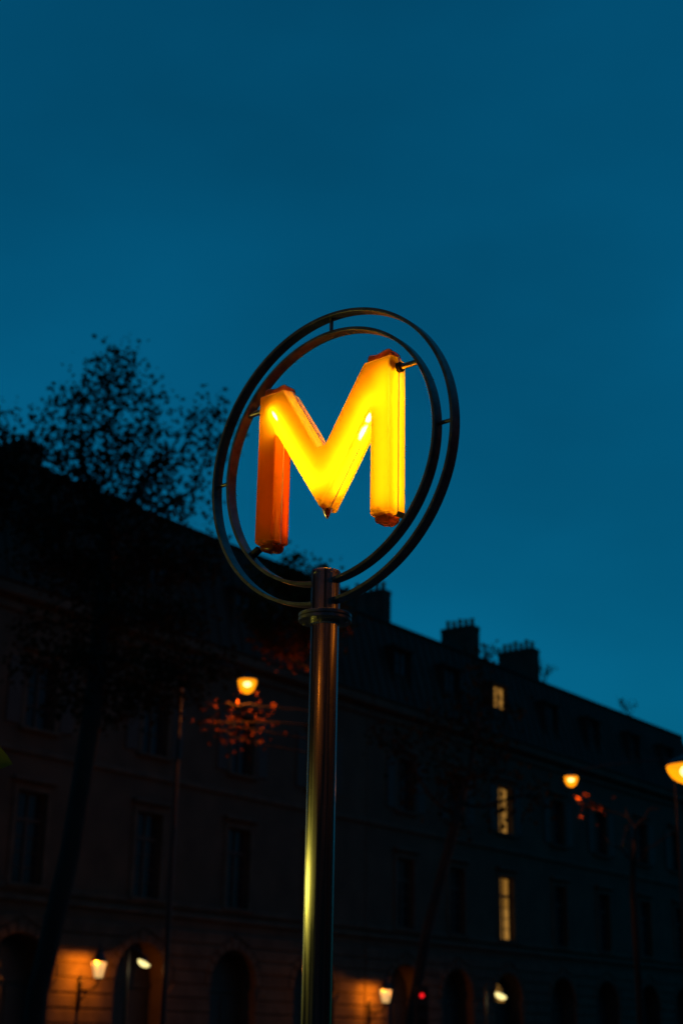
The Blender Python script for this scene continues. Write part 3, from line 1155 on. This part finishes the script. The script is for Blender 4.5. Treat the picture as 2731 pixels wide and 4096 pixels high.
build_tree('plane_tree', 'slim street tree right of the pole, screening the upper lit windows', 13,
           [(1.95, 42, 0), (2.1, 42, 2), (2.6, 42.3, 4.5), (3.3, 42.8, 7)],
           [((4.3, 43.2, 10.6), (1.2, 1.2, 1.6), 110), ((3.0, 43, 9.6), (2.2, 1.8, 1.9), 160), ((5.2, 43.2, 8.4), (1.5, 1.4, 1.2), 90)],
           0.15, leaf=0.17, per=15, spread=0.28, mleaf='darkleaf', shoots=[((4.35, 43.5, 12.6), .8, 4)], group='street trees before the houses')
build_tree('plane_tree', 'rightmost street tree, leaves glowing under the small orange lamp', 14,
           [(9.6, 48.5, 0), (9.6, 48.5, 3), (9.5, 48.3, 6)],
           [((7.6, 47.3, 8.7), (.8, .6, .5), 30), ((9.8, 48.2, 8.0), (1.7, 1.4, 1.2), 110)],
           0.12, leaf=0.17, per=9, spread=0.24, sparse=(99, 1.0, 8.5), group='street trees before the houses')


def roof_weed(label, base, h, seed):
    rng = random.Random(seed)
    t = thing('roof_weed', label, 'plant', base)
    bm = bmesh.new()
    tips = []
    for k in range(7):
        q = Vector((rng.uniform(-.7, .7), rng.uniform(-.3, .3), h * rng.uniform(.5, 1)))
        tube(bm, [(0, 0, -.05), q * .5 + Vector((rng.uniform(-.05, .05), 0, .06)), q], [.018, .012, .006], 5)
        tips.append(q)
    link('stem', bm, M['bark'], t)
    lv, lf = [], []
    for q in tips:
        for _ in range(16):
            p = q * rng.uniform(.55, 1.05) + Vector((rng.gauss(0, .07), rng.gauss(0, .07), rng.gauss(0, .07)))
            ax = Vector((rng.gauss(0, 1), rng.gauss(0, 1), rng.gauss(0, 1))).normalized()
            sd = ax.orthogonal().normalized()
            s = rng.uniform(.10, .17)
            i = len(lv)
            lv += [p, p + ax * s * .5 + sd * s * .35, p + ax * s, p + ax * s * .5 - sd * s * .35]
            lf += [(i, i + 1, i + 2, i + 3)]
    me = bpy.data.meshes.new('foliage')
    me.from_pydata([tuple(v) for v in lv], [], lf)
    tag(link('foliage', me, M['leaf'], t), kind='stuff')


roof_weed('scrubby weed on the far roof edge, right of all the chimneys', street(uu(66.6, 1), -1.0, zz(16.8, 1) + 0.06), 1.0, 1)
roof_weed('scrubby weed between the two clear chimney stacks', street(uu(53.0, 1), -1.0, zz(16.8, 1) + 0.06), 0.9, 2)
roof_weed('small weed sprouting at the right foot of the last chimney', street(uu(58.0, 1), -1.0, zz(16.8, 1) + 0.06), 1.1, 3)

# young tree just left of the frame, one leaf reaching into view
t = thing('young_tree', 'yellow-green leaf of a low branch at the left edge', 'tree', (-2.3, 5.3, 0.12))
bm = bmesh.new()
tube(bm, [(0, 0, 0), (.03, 0, 1.2), (-.02, .02, 2.3), (.05, 0, 3.2)], [.035, .03, .022, .008], 8)
link('trunk', bm, M['bark'], t, True)
bm = bmesh.new()
tube(bm, [(-.01, .01, 1.9), (.4, -.03, 2.25), (.8, -.08, 2.38), (1.01, -.10, 2.385)], [.012, .009, .005, .003], 6)
link('branch', bm, M['bark'], t, True)


def big_leaf(base, ax, up, ln):
    bm = bmesh.new()
    ax, up = Vector(ax).normalized(), Vector(up).normalized()
    sd = ax.cross(up).normalized()
    up = sd.cross(ax)
    base = Vector(base)
    prof = [(0, .03), (.15, .30), (.35, .42), (.6, .36), (.82, .18), (1.0, .0)]
    rows = []
    for f, w in prof:
        c = base + ax * ln * f - up * ln * .12 * f * f
        rows.append([bm.verts.new(c + sd * s * w * ln + up * abs(s) * w * ln * .25) for s in (-1, -.5, 0, .5, 1)])
    for a, b in zip(rows, rows[1:]):
        for k in range(4):
            bm.faces.new((a[k], a[k + 1], b[k + 1], b[k]))
    bmesh.ops.remove_doubles(bm, verts=bm.verts, dist=.0005)
    link('leaf', bm, M['greenleaf'], t, True)


big_leaf((1.01, -.10, 2.385), (1, -.05, -.10), (-.55, -.75, .35), .15)
for k in range(16):
    f = random.uniform(.1, .72)
    big_leaf((.9 * f, -.05 * f, 1.92 + .5 * f), (random.uniform(-1, .3), random.uniform(-1, 1), random.uniform(-.8, .4)), (0, -.5, 1), random.uniform(.08, .12))

# ------------------------------------------------------------------ lamps
SOD = (1.0, 0.24, 0.012)
M['bulb'] = glow('sodium_bulb', (1.0, 0.66, 0.25), 11.0)
M['bowl'] = glow('sodium_bowl', (1.0, 0.28, 0.002), 1.9, 0.25)
M['whitebowl'] = glow('white_bowl', (1.0, 0.80, 0.30), 1.6)
M['greenbowl'] = glow('greenish_globe', (1.0, 0.78, 0.10), 5.0, 0.3)
M['lantern'] = glow('lantern_glass', (1.0, 0.58, 0.20), 1.0, 0.35)
M['redlens'] = glow('red_lens', (1.0, 0.01, 0.015), 1.2)
M['darklens'] = mat('dark_lens', (0.03, 0.03, 0.02), 0.3, var=0.1)


def street_lamp(label, base, ztop, bowl_at, r, power, mast_r=.075, mbowl='bowl', col=SOD, tilt=(0, 0), bulb=True, cat='street lamp', group='street lamps', flat=0.8):
    base = Vector(base)
    t = thing('street_lamp', label, cat, base, 0, group)
    b = Vector(bowl_at) - base
    bm = bmesh.new()
    lathe(bm, [(mast_r * 1.9, 0), (mast_r * 1.9, .5), (mast_r * 1.2, .62), (mast_r, 1.2), (mast_r * .7, ztop - .2), (mast_r * .6, ztop)], seg=12)
    autosmooth(link('mast', bm, M['iron'], t))
    h = Vector((b.x, b.y, 0))
    top = Vector((0, 0, ztop - .1))
    end = Vector((b.x, b.y, b.z + r * .95))
    if h.length > 0.05:
        bm = bmesh.new()
        c = top + Vector((0, 0, .35))
        pts = [top * (1 - f) ** 2 + c * 2 * f * (1 - f) + end * f * f for f in [k / 8 for k in range(9)]]
        tube(bm, pts, [mast_r * .55] * 5 + [mast_r * .45] * 4, 8)
        link('arm', bm, M['iron'], t, True)
    rot = Matrix.Rotation(tilt[0], 3, 'X') @ Matrix.Rotation(tilt[1], 3, 'Y')

    def lamp_part(name, prof, m, parent, cap0=False, cap1=False):
        bm = bmesh.new()
        lathe(bm, prof, seg=24, cap0=cap0, cap1=cap1)
        bmesh.ops.rotate(bm, verts=bm.verts, cent=(0, 0, 0), matrix=rot)
        bmesh.ops.translate(bm, verts=bm.verts, vec=b)
        return link(name, bm, m, parent, True)
    hd = lamp_part('housing', [(r * 1.03, 0), (r * 1.02, r * .08), (r * .8, r * .24), (r * .45, r * .38), (r * .2, r * .55), (r * .12, r * 1.1)], M['iron'], t, False, True)
    lamp_part('bowl', [(r * .02, -r * flat)] + [(r * math.sin(a), -r * flat * math.cos(a)) for a in (.3, .6, .9, 1.2, 1.4)] + [(r, 0)], M[mbowl], hd, True, False)
    if bulb:
        bm = bmesh.new()
        bmesh.ops.create_icosphere(bm, subdivisions=2, radius=r * .36)
        bmesh.ops.scale(bm, verts=bm.verts, vec=(1.2, 1, .8))
        bmesh.ops.translate(bm, verts=bm.verts, vec=b + Vector((0, 0, -r * .3 * flat)))
        link('bulb', bm, M['bulb'], hd, True)
    lamp_light('lamp_light', t, b + Vector((0, 0, -r * flat - .04)), col, power, .03)
    return t


street_lamp('hanging orange street lamp among leaves left of the pole', (-4.1, 38, 0), 10.9, (-2.32, 37.0, 10.13), .235, 150, flat=1.5)
street_lamp('small orange street lamp over glowing leaves at right', (10.9, 47.6, 0), 10.2, (7.45, 47, 9.50), .215, 130, .055, flat=1.5)
street_lamp('large orange bowl lamp cut by the right edge', (7.2, 26.4, 0), 7.4, (6.22, 26, 6.20), .40, 45)
street_lamp('tilted pale street lamp in front of the dark arch', (-5.3, 40, 0), 3.6, (-4.87, 39.8, 3.30), .17, 8, .05, 'whitebowl', (1, .8, .4), (R(-12), R(24)), False, flat=.62)
street_lamp('tilted pale street lamp beside the lit arched fanlight', (5.15, 52, 0), 3.3, (5.62, 51.8, 2.98), .20, 8, .05, 'whitebowl', (1, .8, .4), (R(-12), R(24)), False, flat=.62)
# lamps of this side of the street, whose light streaks down the pole
street_lamp('orange street lamp behind the photographer at left', (-9.5, -10.0, 0), 7.0, (-8.7, -9.6, 6.4), .30, 60)
street_lamp('orange street lamp out of frame at right', (13.0, 0.0, 0), 7.0, (12.2, 0.2, 6.4), .30, 60)



def globe_lamp(label, base, z):
    t = thing('globe_lamp', label, 'street lamp', base)
    bm = bmesh.new()
    lathe(bm, [(.09, 0), (.09, .4), (.05, .55), (.035, 1.0), (.03, z - .3), (.07, z - .24), (.07, z - .2)], seg=14)
    autosmooth(link('mast', bm, M['iron'], t))
    bm = bmesh.new()
    bmesh.ops.create_uvsphere(bm, u_segments=24, v_segments=14, radius=.2)
    bmesh.ops.translate(bm, verts=bm.verts, vec=(0, 0, z))
    link('globe', bm, M['greenbowl'], t, True)
    lamp_light('lamp_light', t, (0, 0, z), (1.0, 0.84, 0.10), 200, .1)


globe_lamp('yellow-green globe lamp out of frame at left', (-3.4, 4.5, 0.13), 2.15)


def wall_lantern(label, u, z, out=0.9):
    """Old iron lantern: tapering glass body with a peaked cap, on a scrolled wall bracket."""
    t = thing('wall_lantern', label, 'lantern', street(u, 0, 0) + Vector((0, 0, z - .9)), RZ, 'wall lanterns')
    # local: x along the wall, -y out of the wall, z up; z0 = .9 is the lantern middle
    bm = bmesh.new()
    lathe(bm, [(.03, -.35), (.06, -.3), (.05, -.1), (.085, .0), (.06, .12), (.05, .45), (.07, .5), (.03, .6), (.05, .66), (.0, .74)], 0, -.12, 0, 12, True, False)
    br = autosmooth(link('wall_bracket', bm, M['iron'], t))
    bm = bmesh.new()
    box(bm, -.07, .07, -.062, -.045, -.4, .6)
    link('wall_plate', bm, M['iron'], br)
    bm = bmesh.new()
    tube(bm, [(0, -.12, .30), (0, -.3, .24), (0, -.5, .26), (0, -.7, .30), (0, -.84, .40), (0, -out, .56)], [.04, .035, .032, .032, .03, .03], 8)
    link('arm', bm, M['iron'], t, True)
    bm = bmesh.new()
    tube(bm, [(0, -.14, -.05), (0, -.3, .02), (0, -.42, .14), (0, -.40, .22), (0, -.33, .20)], [.022] * 5, 6)
    link('scroll', bm, M['iron'], t, True)
    cy = -out
    bm = bmesh.new()
    lathe(bm, [(.05, .56), (.12, .58), (.14, .62)], 0, cy, 0, 6)
    link('lantern_base', bm, M['iron'], t)
    r0, r1, z0, z1 = .135, .235, .63, 1.10
    for k in range(6):
        a0, a1 = PI / 3 * k + .02, PI / 3 * (k + 1) - .02
        bm = bmesh.new()
        f = [bm.verts.new((r * math.cos(a), cy + r * math.sin(a), q)) for r, a, q in ((r0, a0, z0), (r0, a1, z0), (r1, a1, z1), (r1, a0, z1))]
        bm.faces.new(f)
        link('pane', bm, M['lantern'], t)
        bm = bmesh.new()
        a = PI / 3 * k
        tube(bm, [(r0 * math.cos(a), cy + r0 * math.sin(a), z0 - .01), (r1 * math.cos(a), cy + r1 * math.sin(a), z1 + .01)], .010, 5)
        link('glazing_bar', bm, M['iron'], t)
    bm = bmesh.new()
    lathe(bm, [(.27, 1.10), (.275, 1.14), (.20, 1.22), (.11, 1.42), (.12, 1.46), (.06, 1.50), (.03, 1.60), (.04, 1.64), (.0, 1.70)], 0, cy, 0, 6, True, False)
    link('lantern_cap', bm, M['iron'], t)
    lamp_light('lamp_light', t, (0, cy + .13, 1.06), (1.0, 0.22, 0.004), 680, .03)
    return t


wall_lantern('lit wall lantern on the left stone pier, beside the first dark arch', 30.55 * S, 3.46)
wall_lantern('lit wall lantern on the pier just right of the pole', 44.5 * S, 3.14)

# ------------------------------------------------------------------ traffic light
t = thing('traffic_light', 'dark traffic light showing a small red lens', 'traffic light', (2.30, 40, 0))
bm = bmesh.new()
lathe(bm, [(.1, 0), (.1, .25), (.06, .3), (.055, 2.0)], seg=14)
autosmooth(link('post', bm, M['iron'], t))
bm = bmesh.new()
box(bm, -.17, .17, -.12, .16, 1.72, 2.86)
bmesh.ops.bevel(bm, geom=list(bm.edges), offset=.04, segments=2, affect='EDGES')
hd = link('signal_head', bm, M['iron'], t)
for k, z in enumerate((2.62, 2.28, 1.94)):
    bm = bmesh.new()
    lathe(bm, [(.0, -.02), (.04, -.016), (.06, 0)], seg=18, cap0=False)
    bmesh.ops.rotate(bm, verts=bm.verts, cent=(0, 0, 0), matrix=Matrix.Rotation(-PI / 2, 3, 'X'))
    bmesh.ops.translate(bm, verts=bm.verts, vec=(0, -.125, z))
    link('lens', bm, M['redlens' if k == 0 else 'darklens'], hd, True)
    bm = bmesh.new()
    n = 14
    v0 = [bm.verts.new((.11 * math.cos(a), -.118, z + .11 * math.sin(a))) for a in [R(-20) + R(220) * i / n for i in range(n + 1)]]
    v1 = [bm.verts.new((.115 * math.cos(a), -.118 - .12 * (0.35 + .65 * max(0, math.sin(a))), z + .115 * math.sin(a))) for a in [R(-20) + R(220) * i / n for i in range(n + 1)]]
    for i in range(n):
        bm.faces.new((v0[i], v0[i + 1], v1[i + 1], v1[i]))
    link('visor', bm, M['iron'], hd)
